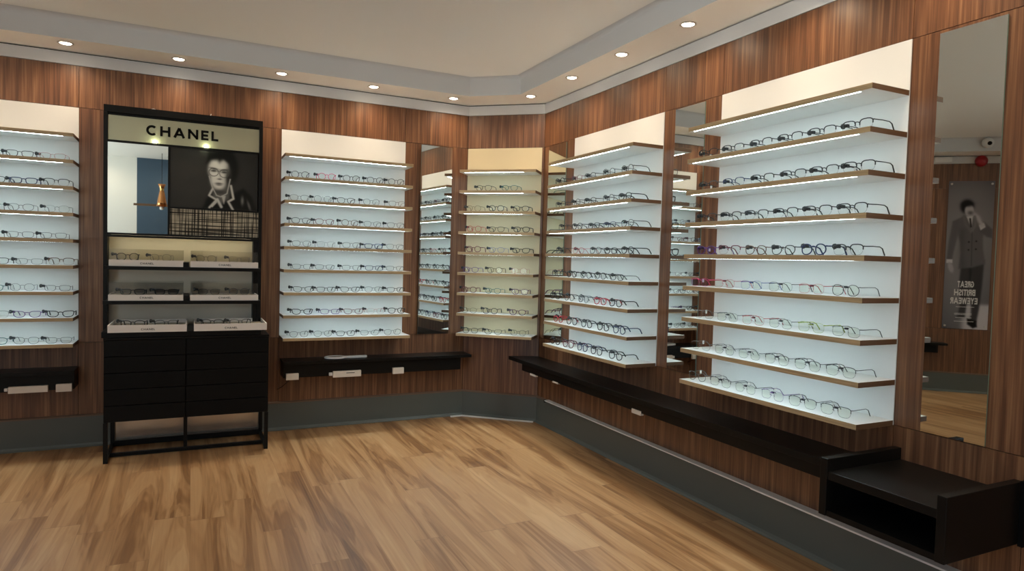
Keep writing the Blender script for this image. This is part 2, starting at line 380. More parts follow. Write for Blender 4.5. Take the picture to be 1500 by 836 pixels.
# ------------------------------------------------------------------ recessed downlights
def downlight(x, y, label, z=HS):
    t = thing('recessed_downlight', label, 'ceiling light', (x, y, z), 0, 'recessed downlights')
    b = MB(); b.smooth = False
    b.lathe([(0.030, 0.0), (0.043, -0.0005), (0.0435, -0.004), (0.036, -0.006), (0.0305, -0.003)], RIM, 28); b.build('trim_ring', t)
    l = MB().lathe([(0.031, 0.001), (0.031, -0.0035), (0.024, -0.006), (0.001, -0.0065)], LAMP, 24); l.build('lamp', t)
    d = bpy.data.lights.new('bulb_light', 'SPOT'); d.energy = SPOT_W; d.color = (1.0, 0.76, 0.52); d.spot_size = math.radians(150); d.spot_blend = 1.0; d.shadow_soft_size = 0.028
    q = bpy.data.objects.new('bulb_light', d); C.objects.link(q); q.parent = t; q.location = (0, 0, -0.012)
words = ['first', 'second', 'third', 'fourth', 'fifth', 'sixth', 'seventh', 'eighth', 'ninth']
dl = [(-0.697, 4.81), (-0.088, 4.81), (0.54, 4.81), (1.178, 4.82), (1.80, 4.83), (2.275, 4.454), (2.278, 3.861), (2.275, 3.287), (2.278, 2.71)]
for i, (x, y) in enumerate(dl):
    where = ['above the left shelving bay', 'above the left half of the black cabinet', 'above the left end of the middle shelving bay', 'above the right end of the middle shelving bay',
             'above the narrow mirror beside the yellow corner bay', 'nearest the corner on the right soffit', 'above the start of the corner-side right bay',
             'above the end of the corner-side right bay', 'nearest the camera on the right soffit'][i]
    downlight(x, y, 'small round lit spotlight in the soffit ' + where)
downlight(-1.75, 4.58, 'small round lit spotlight in the left corner soffit, seen in the tall mirror')
for x, y, w in [(2.278, 2.1, 'right soffit over the bay edge'), (2.278, 1.5, 'right soffit over the tall mirror'), (2.278, 0.9, 'right soffit beside the camera'), (2.278, 0.3, 'right soffit behind the camera'), (2.278, -0.6, 'right soffit near the front wall'),
                (-1.3, 4.81, 'back soffit left of the frame'), (-2.58, 3.2, 'left soffit near the corner'), (-2.58, 2.0, 'middle of the left soffit'), (-2.58, 0.8, 'left soffit beside the camera'), (-2.58, -0.6, 'left soffit near the front wall')]:  # unseen repeats of the downlight row, added because the room needs their light
    downlight(x, y, 'unseen repeat of the round spotlight in the ' + w)

for x, y, w in [(-1.15, -1.25, 'over the white front wall'), (-0.3, -1.25, 'over the blue wall'), (0.7, -1.25, 'over the right end of the front wall')]:  # ceiling spots added to brighten the mirrored front wall, none known there
    downlight(x, y, 'added unseen spotlight in the raised ceiling ' + w, HC)
# ------------------------------------------------------------------ shelving bays
ZT = [1.973 - 0.1598*i for i in range(9)]
TH = 0.021
def bay(label, origin, rz, w, pan, d=0.22, led=(0.03, 0.055), x0=0.0):
    t = thing('shelving_bay', label, 'wall shelving', (*origin, BAYZ0), rz, 'eyewear shelving bays')
    MB().box((x0, -0.005, 0), (w, -0.0008, H1-BAYZ0-0.002), pan).build('back_panel', t)
    for i, z in enumerate(ZT):
        zz = z-BAYZ0
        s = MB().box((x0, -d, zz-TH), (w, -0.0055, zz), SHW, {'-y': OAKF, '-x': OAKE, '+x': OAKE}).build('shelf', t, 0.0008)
        if i < 8:
            MB().box((x0+led[0], -d+0.008, zz-TH-0.0004), (w-led[1], -d+0.0155, zz-TH+0.001), SHW, {'-z': LED}).build('light_strip', s)
    return t
XC = 2.478
bay('white shelving bay cut off by the left edge, left of the black cabinet', (-1.563, 5.0), 0, 0.91, PANEL)
bay('white shelving bay on the back wall right of the black cabinet', (0.568, 5.0), 0, 0.91, PANEL)
bay('narrow yellowish shelving bay on the angled corner wall', PTS[1], RZB, 0.615, YPAN, 0.20, (0.04, 0.10), 0.004)
bay('white shelving bay on the right wall next to the corner', (XC, 4.122), -PI/2, 1.002, PANEL)
bay('large white shelving bay on the right wall nearest the camera', (XC, 2.653), -PI/2, 1.006, PANEL)

# ------------------------------------------------------------------ mirrors
def mirror(label, origin, rz, w, z0, z1, clips=False):
    t = thing('wall_mirror', label, 'mirror', (*origin, z0), rz, 'frameless wall mirrors')
    MB().box((0, -0.007, 0), (w, -0.0012, z1-z0), MEDGE, {'-y': MIR}).build('mirror_glass', t)
mirror('narrow frameless mirror on the back wall left of the yellow corner bay', (1.601, 4.983), math.radians(3.5), 0.262, 0.678, 2.160)
mirror('narrow frameless mirror on the right wall between corner and first bay', (XC, 4.500), -PI/2, 0.262, 0.676, 2.160)
mirror('narrow frameless mirror between the two white bays of the right wall', (XC, 3.017), -PI/2, 0.241, 0.680, 2.160)
mirror('tall frameless mirror at the far right, reflecting a poster', (XC, 1.539), -PI/2, 0.225, 0.680, 2.155)

# ------------------------------------------------------------------ black ledges
LT = 0.525
def driver(parent, x0, x1, z0, z1, y, label=None):
    o = MB().box((x0, y-0.022, z0), (x1, y, z1), CREAM).build('power_box', parent, 0.002)
    if label: o['label'] = label
    return o
t = thing('wall_ledge', 'long black wall ledge under the middle bay, right of the cabinet', 'wall shelf', (0.578, 5.0, 0.405), 0, 'black wall ledges')
MB().box((0, -0.19, LT-0.405-0.022), (1.418, -0.001, LT-0.405), BLK).build('ledge_top', t, 0.0015)
MB().box((0.004, -0.155, 0.0), (1.34, -0.001, LT-0.405-0.0225), BLK).build('ledge_box', t, 0.0015)
driver(t, 0.020, 0.106, -0.012, 0.034, -0.1555, 'small cream transformer box'); d = driver(t, 0.345, 0.548, -0.010, 0.035, -0.1555, 'long cream transformer box')
MB().box((0.318, -0.173, 0.004), (0.342, -0.156, 0.026), ALU).build('connector', t, 0.002)
o = MB().box((0.44, -0.1787, 0.018), (0.50, -0.1775, 0.022), BLKM).build('printed_mark', d)
driver(t, 0.786, 0.872, -0.006, 0.040, -0.1555, 'small cream transformer box')
cb = MB(); cb.smooth = True
cb.tube([(0.045, -0.150, -0.012), (0.045, -0.10, -0.035), (0.035, -0.03, -0.062), (0.012, -0.006, -0.090), (-0.02, -0.004, -0.105)], 0.0022, BLKM, 6); cb.build('power_cable', t)
t = thing('wall_ledge', 'black wall ledge under the left bay, left of the cabinet', 'wall shelf', (-1.55, 5.0, 0.405), 0, 'black wall ledges')
MB().box((0, -0.19, LT-0.405-0.022), (0.90, -0.001, LT-0.405), BLK).build('ledge_top', t, 0.0015)
MB().box((0.004, -0.155, 0.0), (0.896, -0.001, LT-0.405-0.0225), BLK).build('ledge_box', t, 0.0015)
driver(t, 0.565, 0.763, -0.006, 0.034, -0.1555, 'long cream transformer box'); driver(t, 0.803, 0.886, -0.010, 0.038, -0.1555, 'small cream transformer box')
MB().box((0.545, -0.173, 0.008), (0.562, -0.156, 0.026), ALU).build('connector', t, 0.002)
t = thing('wall_ledge', 'black wall ledge on the left corner wall, seen only in the tall mirror', 'wall shelf', (PTS[5][0], PTS[5][1], 0.42), RZL, 'black wall ledges')
MB().box((0.62, -0.14, 0.083), (1.28, -0.001, 0.105), BLK).build('ledge_top', t); MB().box((0.70, -0.11, 0.0), (1.25, -0.001, 0.0825), BLK).build('ledge_box', t)
t = thing('wall_ledge', 'long black wall ledge running along the right wall', 'wall shelf', (XC, 4.59, 0.435), -PI/2, 'black wall ledges')
# front edge tip passes the corner, cut to the angled wall
b = MB(); a2 = math.tan(PI/2-abs(RZB)); 
b.prism([(0.004, -0.0015), (2.944, -0.0015), (2.944, -0.222), (-0.085, -0.222), (-0.02, -0.03)], 0.060, 0.0885, BLK); b.build('ledge_top', t, 0.0015)
MB().box((0.09, -0.190, 0.0), (2.944, -0.001, 0.0595), BLK).build('ledge_box', t, 0.0015)
driver(t, 0.225, 0.315, -0.014, 0.006, -0.168, 'small cream transformer box'); driver(t, 0.575, 0.650, -0.006, 0.006, -0.172); driver(t, 1.505, 1.592, -0.014, 0.012, -0.172, 'small cream transformer box')

# open black box unit at the right
t = thing('open_box_unit', 'low open-fronted black wall box unit with raised sides, under the tall mirror', 'wall unit', (XC, 1.640, 0.388), -PI/2)
UD, UL, UH = 0.415, 0.448, 0.208
MB().box((0, -UD, 0), (0.030, -0.001, UH), BLK).build('side_panel', t, 0.002)
MB().box((UL-0.030, -UD, 0), (UL, -0.001, UH), BLK).build('side_panel', t, 0.002)
MB().box((0.0305, -UD+0.004, UH-0.075), (UL-0.0305, -0.001, UH-0.045), BLK).build('top_panel', t, 0.0015)
MB().box((0.0305, -UD+0.004, 0), (UL-0.0305, -0.001, 0.022), BLK).build('bottom_panel', t, 0.0015)
MB().box((0.0305, -0.016, 0.0225), (UL-0.0305, -0.001, UH-0.0755), BLKD).build('back_panel', t)
MB().box((UL+0.0005, -0.022, -0.005), (UL+0.016, -0.001, UH+0.004), BLKD).build('wall_batten', t)

# ------------------------------------------------------------------ hand mirror
t = thing('hand_mirror', 'white-rimmed oval hand mirror lying on the black ledge under the middle bay', 'hand mirror', (1.0, 4.868, LT+0.001), 0.0)
b = MB(); b.smooth = True
N = 36; pts = [(-0.055 + 0.070*math.cos(2*PI*i/N), 0.042*math.sin(2*PI*i/N), 0.010) for i in range(N)]
b.tube(pts, 0.009, WPL, 8, True); b.build('rim', t)
MB().prism([(-0.055 + 0.066*math.cos(2*PI*i/N), 0.038*math.sin(2*PI*i/N)) for i in range(N)], 0.006, 0.014, WPL, side=WPL).build('backing', t)
MB().prism([(-0.055 + 0.061*math.cos(2*PI*i/N), 0.034*math.sin(2*PI*i/N)) for i in range(N)], 0.0141, 0.0155, MIR).build('mirror_glass', t)
hb = MB(); hb.prism([(0.012, -0.018), (0.035, -0.011), (0.172, -0.012), (0.176, -0.004), (0.176, 0.006), (0.172, 0.012), (0.035, 0.011), (0.012, 0.018)], 0.001, 0.019, WPL); hb.build('handle', t, 0.003)

# ------------------------------------------------------------------ eyewear
def outline(style, n=22):
    """right lens outline centred on 0,0 (x outwards, z up)"""
    P = []
    for i in range(n):
        a = 2*PI*i/n; c, s = math.cos(a), math.sin(a)
        if style == 'round': a_, b_, e = 0.0245, 0.0215, 2.2
        elif style == 'panto': a_, b_, e = 0.0265, 0.0205, 2.4
        elif style == 'rectangular': a_, b_, e = 0.0275, 0.0170, 3.4
        elif style == 'half': a_, b_, e = 0.0275, 0.0205, 3.0
        elif style == 'rimless': a_, b_, e = 0.0265, 0.0200, 2.9
        elif style == 'cat': a_, b_, e = 0.0280, 0.0180, 2.5
        x = a_*math.copysign(abs(c)**(2/e), c); z = b_*math.copysign(abs(s)**(2/e), s)
        if style in ('panto', 'half', 'rectangular', 'cat'): x *= 1 + 0.10*(z/b_)
        if style == 'cat' : z += 0.0055*max(0, x/a_)**2*(1 if s > 0 else 0.1) ; x += 0.002*max(0, z/b_)
        if style == 'panto' and s > 0: z *= 0.92
        P.append((x, z))
    return P
RAD = dict(thick=0.0026, mid=0.0019, thin=0.0012)
MC = {}
def glasses_meshes(style, col, wt, lens):
    key = (style, col, wt, lens)
    if key in MC: return MC[key]
    o = outline(style); zb = -min(p[1] for p in o) + RAD[wt]; zt = max(p[1] for p in o)
    aw = max(p[0] for p in o); cx = 0.0095 + aw; M = frame_mat(col); LM = {'c': LENS, 'g': LENSG, 'p': LENSP, 'r': LENSR}[lens]
    r = RAD[wt]; fr = MB(); fr.smooth = True
    for sx in (-1, 1):
        pts = [(sx*(cx+x), 0.004*(x/aw)**2, z+zb) for x, z in o]
        if style == 'rimless': fr.tube(pts, 0.0006, M, 4, True)
        elif style == 'half':
            k = len(o); top = [pts[i] for i in range(0, k//2+1)]; fr.tube(top, r*1.15, M, 6)
            fr.tube([pts[i % k] for i in range(k//2, k+1)], 0.0005, M, 4)
        else: fr.tube(pts, r, M, 6, True)
        # end piece to the hinge
        ez = zb + zt*0.62; fr.tube([(sx*(cx+aw*0.93), 0.003, ez), (sx*(cx+aw+0.003), 0.004, ez+0.0005), (sx*(cx+aw+0.0045), 0.010, ez)], max(r*1.15, 0.0011), M, 6)
        # nose pad
        fr.tube([(sx*(cx-aw*0.88), 0.0, zb+0.002), (sx*(cx-aw-0.001), 0.006, zb-0.001), (sx*(cx-aw-0.001), 0.009, zb-0.005)], 0.0007, M, 4)
    bz = zb + zt*0.45; fr.tube([(-(cx-aw*0.95), 0, bz), (-0.004, -0.001, bz+0.003), (0.004, -0.001, bz+0.003), (cx-aw*0.95, 0, bz)], max(r, 0.0011), M, 6)
    ls = []
    for sx in (-1, 1):
        l = MB(); poly = [(sx*(cx+x*0.98), z*0.98+zb) for x, z in o]; l.prism(poly, 0.0006, 0.0018, LM, axis='y'); ls.append(l.mesh('lens'))
    tm = []
    ez = zb + zt*0.62; hx = cx+aw+0.0045
    for sx in (-1, 1):
        t = MB(); t.smooth = True; rr = max(r, 0.0011)
        t.tube([(sx*hx, 0.0105, ez), (sx*(hx+0.001), 0.05, ez+0.001), (sx*(hx-0.001), 0.092, ez+0.0005), (sx*(hx-0.003), 0.110, ez-0.006), (sx*(hx-0.006), 0.128, rr+0.003), (sx*(hx-0.006), 0.1295, rr+0.0004)],
               [rr, rr, rr, rr*1.3, rr*1.4, rr*1.1], M, 6); tm.append(t.mesh('temple'))
    tg = MB(); tg.smooth = False      # security tag: round head with a tapered clamp
    tg.lathe([(0.004, -0.020), (0.0105, -0.017), (0.0115, -0.010), (0.0075, -0.004), (0.0065, 0.006), (0.0045, 0.010)], TAGM, 12, (-(hx+0.006), 0.036, ez+0.002), axis='x')
    tg.box((-(hx+0.004), 0.029, ez-0.006), (-(hx-0.004), 0.044, ez+0.007), TAGM)
    sm = MB(); sm.box((-0.006, 0.0015, bz-0.001), (0.006, 0.010, bz+0.0065), TAGM)
    pt = MB(); pt.box((-(hx+0.0018), 0.080, ez-0.016), (-(hx-0.0012), 0.090, ez+0.0025), TAGT)
    MC[key] = (fr.mesh('frame'), ls, tm, tg.mesh('security_tag'), sm.mesh('bridge_tag'), pt.mesh('price_tag')); return MC[key]
def link(name, me, parent):
    o = bpy.data.objects.new(name, me); C.objects.link(o); o.parent = parent; return o
def glasses(style, col, wt, lens, x, y, z, rz, label, group, tagkind='clip', price=False):
    fr, ls, tm, tg, sm, pt = glasses_meshes(style, col, wt, lens)
    t = thing('eyeglasses', label, 'glasses', (x, y, z+0.0006), rz, group)
    link('frame', fr, t)
    for me in ls: link('lens', me, t)
    for me in tm: link('temple', me, t)
    if tagkind == 'clip': link('security_tag', tg, t)
    if tagkind == 'bridge': link('security_tag', sm, t)
    if price: link('price_tag', pt, t)
    return t
A2 = [[0.675, 0.858, 1.031, 1.205, 1.363], [0.672, 0.831, 0.996, 1.18, 1.374], [0.685, 0.847, 1.026, 1.19, 1.366], [0.691, 0.86, 1.04, 1.202, 1.364], [0.697, 0.854, 1.043, 1.21, 1.368], [0.708, 0.865, 1.036, 1.208, 1.376], [0.702, 0.895, 1.063, 1.226, 1.385], [0.682, 0.848, 1.01, 1.186, 1.358]]
A1 = [[-1.093, -0.927, -0.765], [-1.065, -0.908, -0.746], [-1.094, -0.922, -0.743], [-1.094, -0.925, -0.76], [-1.048, -0.88, -0.72], [-1.075, -0.915, -0.739], [-1.048, -0.892, -0.724], [-1.052, -0.896, -0.733]]
BB = [[0.191, 0.399], [0.111, 0.297, 0.494], [0.12, 0.302, 0.503], [0.119, 0.306, 0.503], [0.1, 0.297, 0.494], [0.09, 0.287, 0.504], [0.094, 0.268, 0.49], [0.108, 0.296, 0.499]]
C1 = [[4.034, 3.815, 3.646, 3.43, 3.239], [4.015, 3.819, 3.637, 3.427, 3.254], [3.972, 3.786, 3.584, 3.405, 3.22], [3.988, 3.761, 3.554, 3.385, 3.211], [4.046, 3.837, 3.658, 3.49, 3.311], [4.054, 3.86, 3.679, 3.483, 3.315], [4.001, 3.818, 3.632, 3.44, 3.267], [4.035, 3.857, 3.675, 3.507, 3.297]]
C2 = [[2.562, 2.393, 2.222, 2.060, 1.900, 1.740], [2.553, 2.38, 2.205, 2.035, 1.880, 1.725], [2.555, 2.390, 2.23, 2.067, 1.904, 1.745], [2.548, 2.389, 2.226, 2.070, 1.914, 1.755], [2.583, 2.415, 2.244, 2.077, 1.917, 1.758], [2.547, 2.385, 2.224, 2.068, 1.910, 1.748], [2.56, 2.397, 2.239, 2.08, 1.920, 1.763], [2.578, 2.415, 2.255, 2.096, 1.936, 1.777]]
# style code: r round p panto q rectangular h half rim m rimless c cat-eye ; weight k thick d mid n thin
ST = dict(r='round', p='panto', q='rectangular', h='half', m='rimless', c='cat'); WT = dict(k='thick', d='mid', n='thin')
SW = dict(r='round', p='rounded', q='rectangular', h='half-rim', m='rimless', c='cat-eye')
LK_A2 = ['black.r.d pink.r.d black.r.d black.r.d black.r.d', 'dark.p.n grey.r.n black.p.d dark.r.n brown.p.n', 'dark.p.d burgundy.p.d brown.r.d grey.p.n grey.p.n',
         'grey.p.n silver.m.n dark.p.n navy.q.k silver.p.n', 'dark.q.n dark.q.n dark.q.n navy.q.d dark.q.n', 'black.c.d dark.q.d black.c.d grey.p.n black.q.d',
         'black.c.k purple.q.d burgundy.c.d rose.m.n black.p.k', 'dark.p.n dark.p.n black.q.d dark.c.n dark.p.n']
LK_A1 = ['black.q.d black.q.d rose.q.n', 'dark.q.d navy.q.k black.h.d', 'dark.p.n dark.p.n silver.m.n', 'dark.q.n dark.q.n dark.q.n', 'black.q.d silver.q.n brown.h.d', 'teal.q.d silver.r.n dark.q.n', 'silver.h.n purple.c.d black.c.k', 'teal.p.d grey.p.n grey.q.n']
LK_B = ['black.p.d teal.p.d', 'tortoise.r.n black.r.k black.p.k', 'red.r.d black.p.d black.p.k', 'burgundy.r.k blue.p.n black.c.k', 'purple.p.d tortoise.r.d rose.r.n', 'burgundy.r.k teal.p.d plum.p.k', 'tortoise.p.n black.r.k plum.p.k', 'black.p.d black.c.d black.r.n']
LK_C1 = ['black.r.k burgundy.p.d black.p.d dark.r.d black.r.d', 'black.p.d dark.r.d black.p.d grey.r.d black.p.k', 'dark.r.d black.p.k black.q.k navy.q.d black.p.d', 'black.r.d red.p.n dark.p.d black.q.k black.p.k',
         'grey.p.d black.p.k dark.p.d black.p.d dark.q.d', 'black.p.k grey.r.d silver.r.k red.p.k black.p.k', 'red.p.k black.r.k grey.p.k black.r.k navy.r.k', 'black.p.k burgundy.p.k navy.r.k dark.p.k black.p.k']
LK_C2 = ['black.h.d black.h.d dark.h.d black.h.d black.h.d black.h.d', 'black.h.d navy.h.d black.h.d dark.h.d black.h.d black.h.d', 'dark.h.d black.h.d dark.h.d black.h.d black.h.d black.h.d', 'purple.p.d burgundy.h.d brown.p.d black.p.d navy.r.k black.h.d',
         'pink.m.n red.m.n blue.m.n dark.m.n red.m.n black.r.n', 'silver.m.n grey.m.n red.m.n dark.m.n olive.m.d black.m.n', 'silver.m.n grey.m.n silver.m.n dark.h.n dark.h.n dark.h.n', 'silver.r.n dark.h.n grey.m.n purple.m.n dark.h.n dark.h.n']
ORD = ['top', 'second', 'third', 'fourth', 'fifth', 'sixth', 'seventh', 'bottom']
LR = ['first', 'second', 'third', 'fourth', 'fifth', 'sixth']
def fill(rows, looks, bayname, place, group, fromright=False, **kw):
    rnd = random.Random(bayname)
    for i, (r, l) in enumerate(zip(rows, looks)):
        z = ZT[i+1]
        for j, (t, code) in enumerate(zip(r, l.split())):
            col, st, wt = code.split('.')
            x, y, rz = place(t)
            lens = 'c'
            tk = 'clip'; price = False
            if bayname == 'bay nearest camera':
                price = True
                if i < 3 and (i == 0 or j == 0): lens = 'c'
                if i >= 4: tk = 'bridge'; lens = 'g'
                if i == 4 and j == 0 or i == 3 and j == 0: lens = 'p'
                if (i, j) in ((5, 0), (6, 0), (7, 0)): lens = 'c'; tk = 'none'
            if bayname == 'yellow corner bay': price = (j+i) % 2 == 0
            side = 'right' if fromright else 'left'; k = LR[len(r)-1-j] if fromright else LR[j]
            lab = f"{col} {SW[st]} glasses, {k} from {side} in {ORD[i]} row, {bayname}"
            glasses(ST[st], col, WT[wt], lens, x, y, z, rz + rnd.uniform(-0.06, 0.06), lab, group, tk, price)
nB = (math.cos(RZB), math.sin(RZB)); iB = (math.sin(RZB), -math.cos(RZB))
fill(A2, LK_A2, 'bay right of cabinet', lambda t: (t, 4.830, 0), 'glasses in the bay right of the cabinet')
fill(A1, LK_A1, 'far-left bay', lambda t: (t, 4.830, 0), 'glasses in the far-left bay', True)
fill(BB, LK_B, 'yellow corner bay', lambda t: (PTS[1][0]+nB[0]*t+iB[0]*0.158, PTS[1][1]+nB[1]*t+iB[1]*0.158, RZB), 'glasses in the yellow corner bay')
fill(C1, LK_C1, 'bay right of corner', lambda t: (XC-0.172, t, -PI/2), 'glasses in the right-wall bay next to the corner')
fill(C2, LK_C2, 'bay nearest camera', lambda t: (XC-0.172, t, -PI/2), 'glasses in the right-wall bay nearest the camera')

# ------------------------------------------------------------------ lettering (plain geometric capitals)
def letters(b, text, x, z, h, y, depth, M, gap=0.22, wt=0.17):
    """adds capitals to builder b in the xz plane, front at y-depth; returns end x"""
    w = wt*h
    def st(p, q, ww=w):
        (x0, z0), (x1, z1) = p, q; dx, dz = x1-x0, z1-z0; L = math.hypot(dx, dz) or 1; nx, nz = -dz/L*ww/2, dx/L*ww/2
        b.prism([(x0+nx, z0+nz), (x1+nx, z1+nz), (x1-nx, z1-nz), (x0-nx, z0-nz)], y-depth, y, M, axis='y')
    def bar(x0, z0, x1, z1): b.prism([(x0, z0), (x1, z0), (x1, z1), (x0, z1)], y-depth, y, M, axis='y')
    def arc(cx, cz, rx, rz, a0, a1, n=16):
        o_, i_ = [], []
        for k in range(n+1):
            a = math.radians(a0+(a1-a0)*k/n); o_.append((cx+rx*math.cos(a), cz+rz*math.sin(a))); i_.append((cx+(rx-w)*math.cos(a), cz+(rz-w)*math.sin(a)))
        for k in range(n): b.prism([o_[k], o_[k+1], i_[k+1], i_[k]], y-depth, y, M, axis='y')
    for ch in text:
        W_ = dict(C=0.98, H=0.92, A=1.08, N=0.96, E=0.70, L=0.66, G=0.86, R=0.74, T=0.72, B=0.72, I=0.17, S=0.70, Y=0.80, W=1.15).get(ch, 0.4)*h
        t = z+h; e = x+W_
        if ch == 'C': arc(x+0.52*h, z+h/2, 0.52*h, 0.52*h, 48, 312)
        elif ch == 'G': arc(x+0.48*h, z+h/2, 0.48*h, 0.5*h, 45, 350); bar(x+0.5*h, z+0.38*h, e, z+0.38*h+w)
        elif ch == 'H': bar(x, z, x+w, t); bar(e-w, z, e, t); bar(x+w, z+h/2-w/2, e-w, z+h/2+w/2)
        elif ch == 'A': st((x+w/2, z), (x+W_/2, t-w*0.1), w*1.05); st((e-w/2, z), (x+W_/2, t-w*0.1), w*1.05); bar(x+0.28*W_, z+0.22*h, e-0.28*W_, z+0.22*h+w*0.9)
        elif ch == 'N': bar(x, z, x+w, t); bar(e-w, z, e, t); st((x+w*0.5, t-w*0.4), (e-w*0.5, z+w*0.4), w)
        elif ch == 'E':
            bar(x, z, x+w, t)
            for q in (z, z+h/2-w/2, t-w): bar(x+w, q, e-(0 if q != z+h/2-w/2 else 0.05*h), q+w)
        elif ch == 'L': bar(x, z, x+w, t); bar(x+w, z, e, z+w)
        elif ch == 'T': bar(x+W_/2-w/2, z, x+W_/2+w/2, t-w); bar(x, t-w, e, t)
        elif ch == 'I': bar(x, z, x+w, t)
        elif ch in 'RB':
            bar(x, z, x+w, t)
            arc(e-0.27*h, z+0.735*h, 0.27*h, 0.265*h, -90, 90, 10); bar(x+w, t-w, e-0.26*h, t); bar(x+w, z+0.47*h, e-0.26*h, z+0.47*h+w)
            if ch == 'R': st((e-0.34*h, z+0.50*h), (e-w*0.4, z), w)
            else: arc(e-0.28*h, z+0.29*h, 0.28*h, 0.29*h, -90, 90, 10); bar(x+w, z, e-0.27*h, z+w)
        elif ch == 'S': arc(x+0.35*h, z+0.73*h, 0.33*h, 0.27*h, 20, 262, 14); arc(x+0.35*h, z+0.28*h, 0.34*h, 0.29*h, -160, 90, 14)
        elif ch == 'Y': bar(x+W_/2-w/2, z, x+W_/2+w/2, z+0.45*h); st((x+w/2, t), (x+W_/2, z+0.42*h)); st((e-w/2, t), (x+W_/2, z+0.42*h))
        elif ch == 'W':
            xs = [x+w/2, x+W_*0.27, x+W_/2, x+W_*0.73, e-w/2]; zz = [t, z, t, z, t]
            for k in range(4): st((xs[k], zz[k]), (xs[k+1], zz[k+1]), w*0.95)
        x = e + gap*h
    return x - gap*h

# ------------------------------------------------------------------ printed pictures (per-vertex ink on a flat sheet)
def sig(v): return 1/(1+np.exp(-np.clip(v, -60, 60)))
def ell(X, Z, cx, cz, rx, rz, soft=0.04, rot=0.0):
    c, s = math.cos(rot), math.sin(rot); dx, dz = X-cx, Z-cz; u = (dx*c+dz*s)/rx; v = (-dx*s+dz*c)/rz
    return sig((1-np.sqrt(u*u+v*v))/soft)
def poly(X, Z, pts, soft=0.004):
    n = len(pts); inside = np.zeros(X.shape, bool); dmin = np.full(X.shape, 1e9)
    for i in range(n):
        (x0, z0), (x1, z1) = pts[i], pts[(i+1) % n]
        cond = ((z0 > Z) != (z1 > Z)) & (X < (x1-x0)*(Z-z0)/((z1-z0) if z1 != z0 else 1e-9)+x0); inside ^= cond
        dx, dz = x1-x0, z1-z0; t = np.clip(((X-x0)*dx+(Z-z0)*dz)/(dx*dx+dz*dz+1e-12), 0, 1); dmin = np.minimum(dmin, np.hypot(X-x0-t*dx, Z-z0-t*dz))
    return sig(np.where(inside, dmin, -dmin)/soft*2)
def line(X, Z, pts, w, soft=0.004):
    d = np.full(X.shape, 1e9)
    for (x0, z0), (x1, z1) in zip(pts, pts[1:]):
        dx, dz = x1-x0, z1-z0; t = np.clip(((X-x0)*dx+(Z-z0)*dz)/(dx*dx+dz*dz+1e-12), 0, 1); d = np.minimum(d, np.hypot(X-x0-t*dx, Z-z0-t*dz))
    return sig((w-d)/soft*2)
def picture(name, w, h, nx, nz, fn, thick=0.003):
    xs = np.linspace(0, w, nx+1); zs = np.linspace(0, h, nz+1); X, Z = np.meshgrid(xs, zs)
    col = fn(X/w, Z/w)       # unit: sheet width = 1
    v = [(float(x), 0.0, float(z)) for z in zs for x in xs]
    f = [(j*(nx+1)+i, j*(nx+1)+i+1, (j+1)*(nx+1)+i+1, (j+1)*(nx+1)+i) for j in range(nz) for i in range(nx)]
    n = len(v); v += [(0, thick, 0), (w, thick, 0), (w, thick, h), (0, thick, h)]
    a, b_, c, d = 0, nx, (nz+1)*(nx+1)-1, nz*(nx+1)
    f += [(n, n+3, n+2, n+1), (a, n, n+1, b_), (b_, n+1, n+2, c), (c, n+2, n+3, d), (d, n+3, n, a)]
    me = bpy.data.meshes.new(name); me.from_pydata(v, [], f); me.materials.append(PRINT)
    at = me.color_attributes.new('print', 'FLOAT_COLOR', 'POINT')
    buf = np.ones((len(v), 4), np.float32); buf[:n, :3] = col.reshape(-1, 3); buf[n:, :3] = 0.02
    at.data.foreach_set('color', buf.ravel()); me.update(); return me
def mixg(g, m_, v): return g*(1-m_)+v*m_
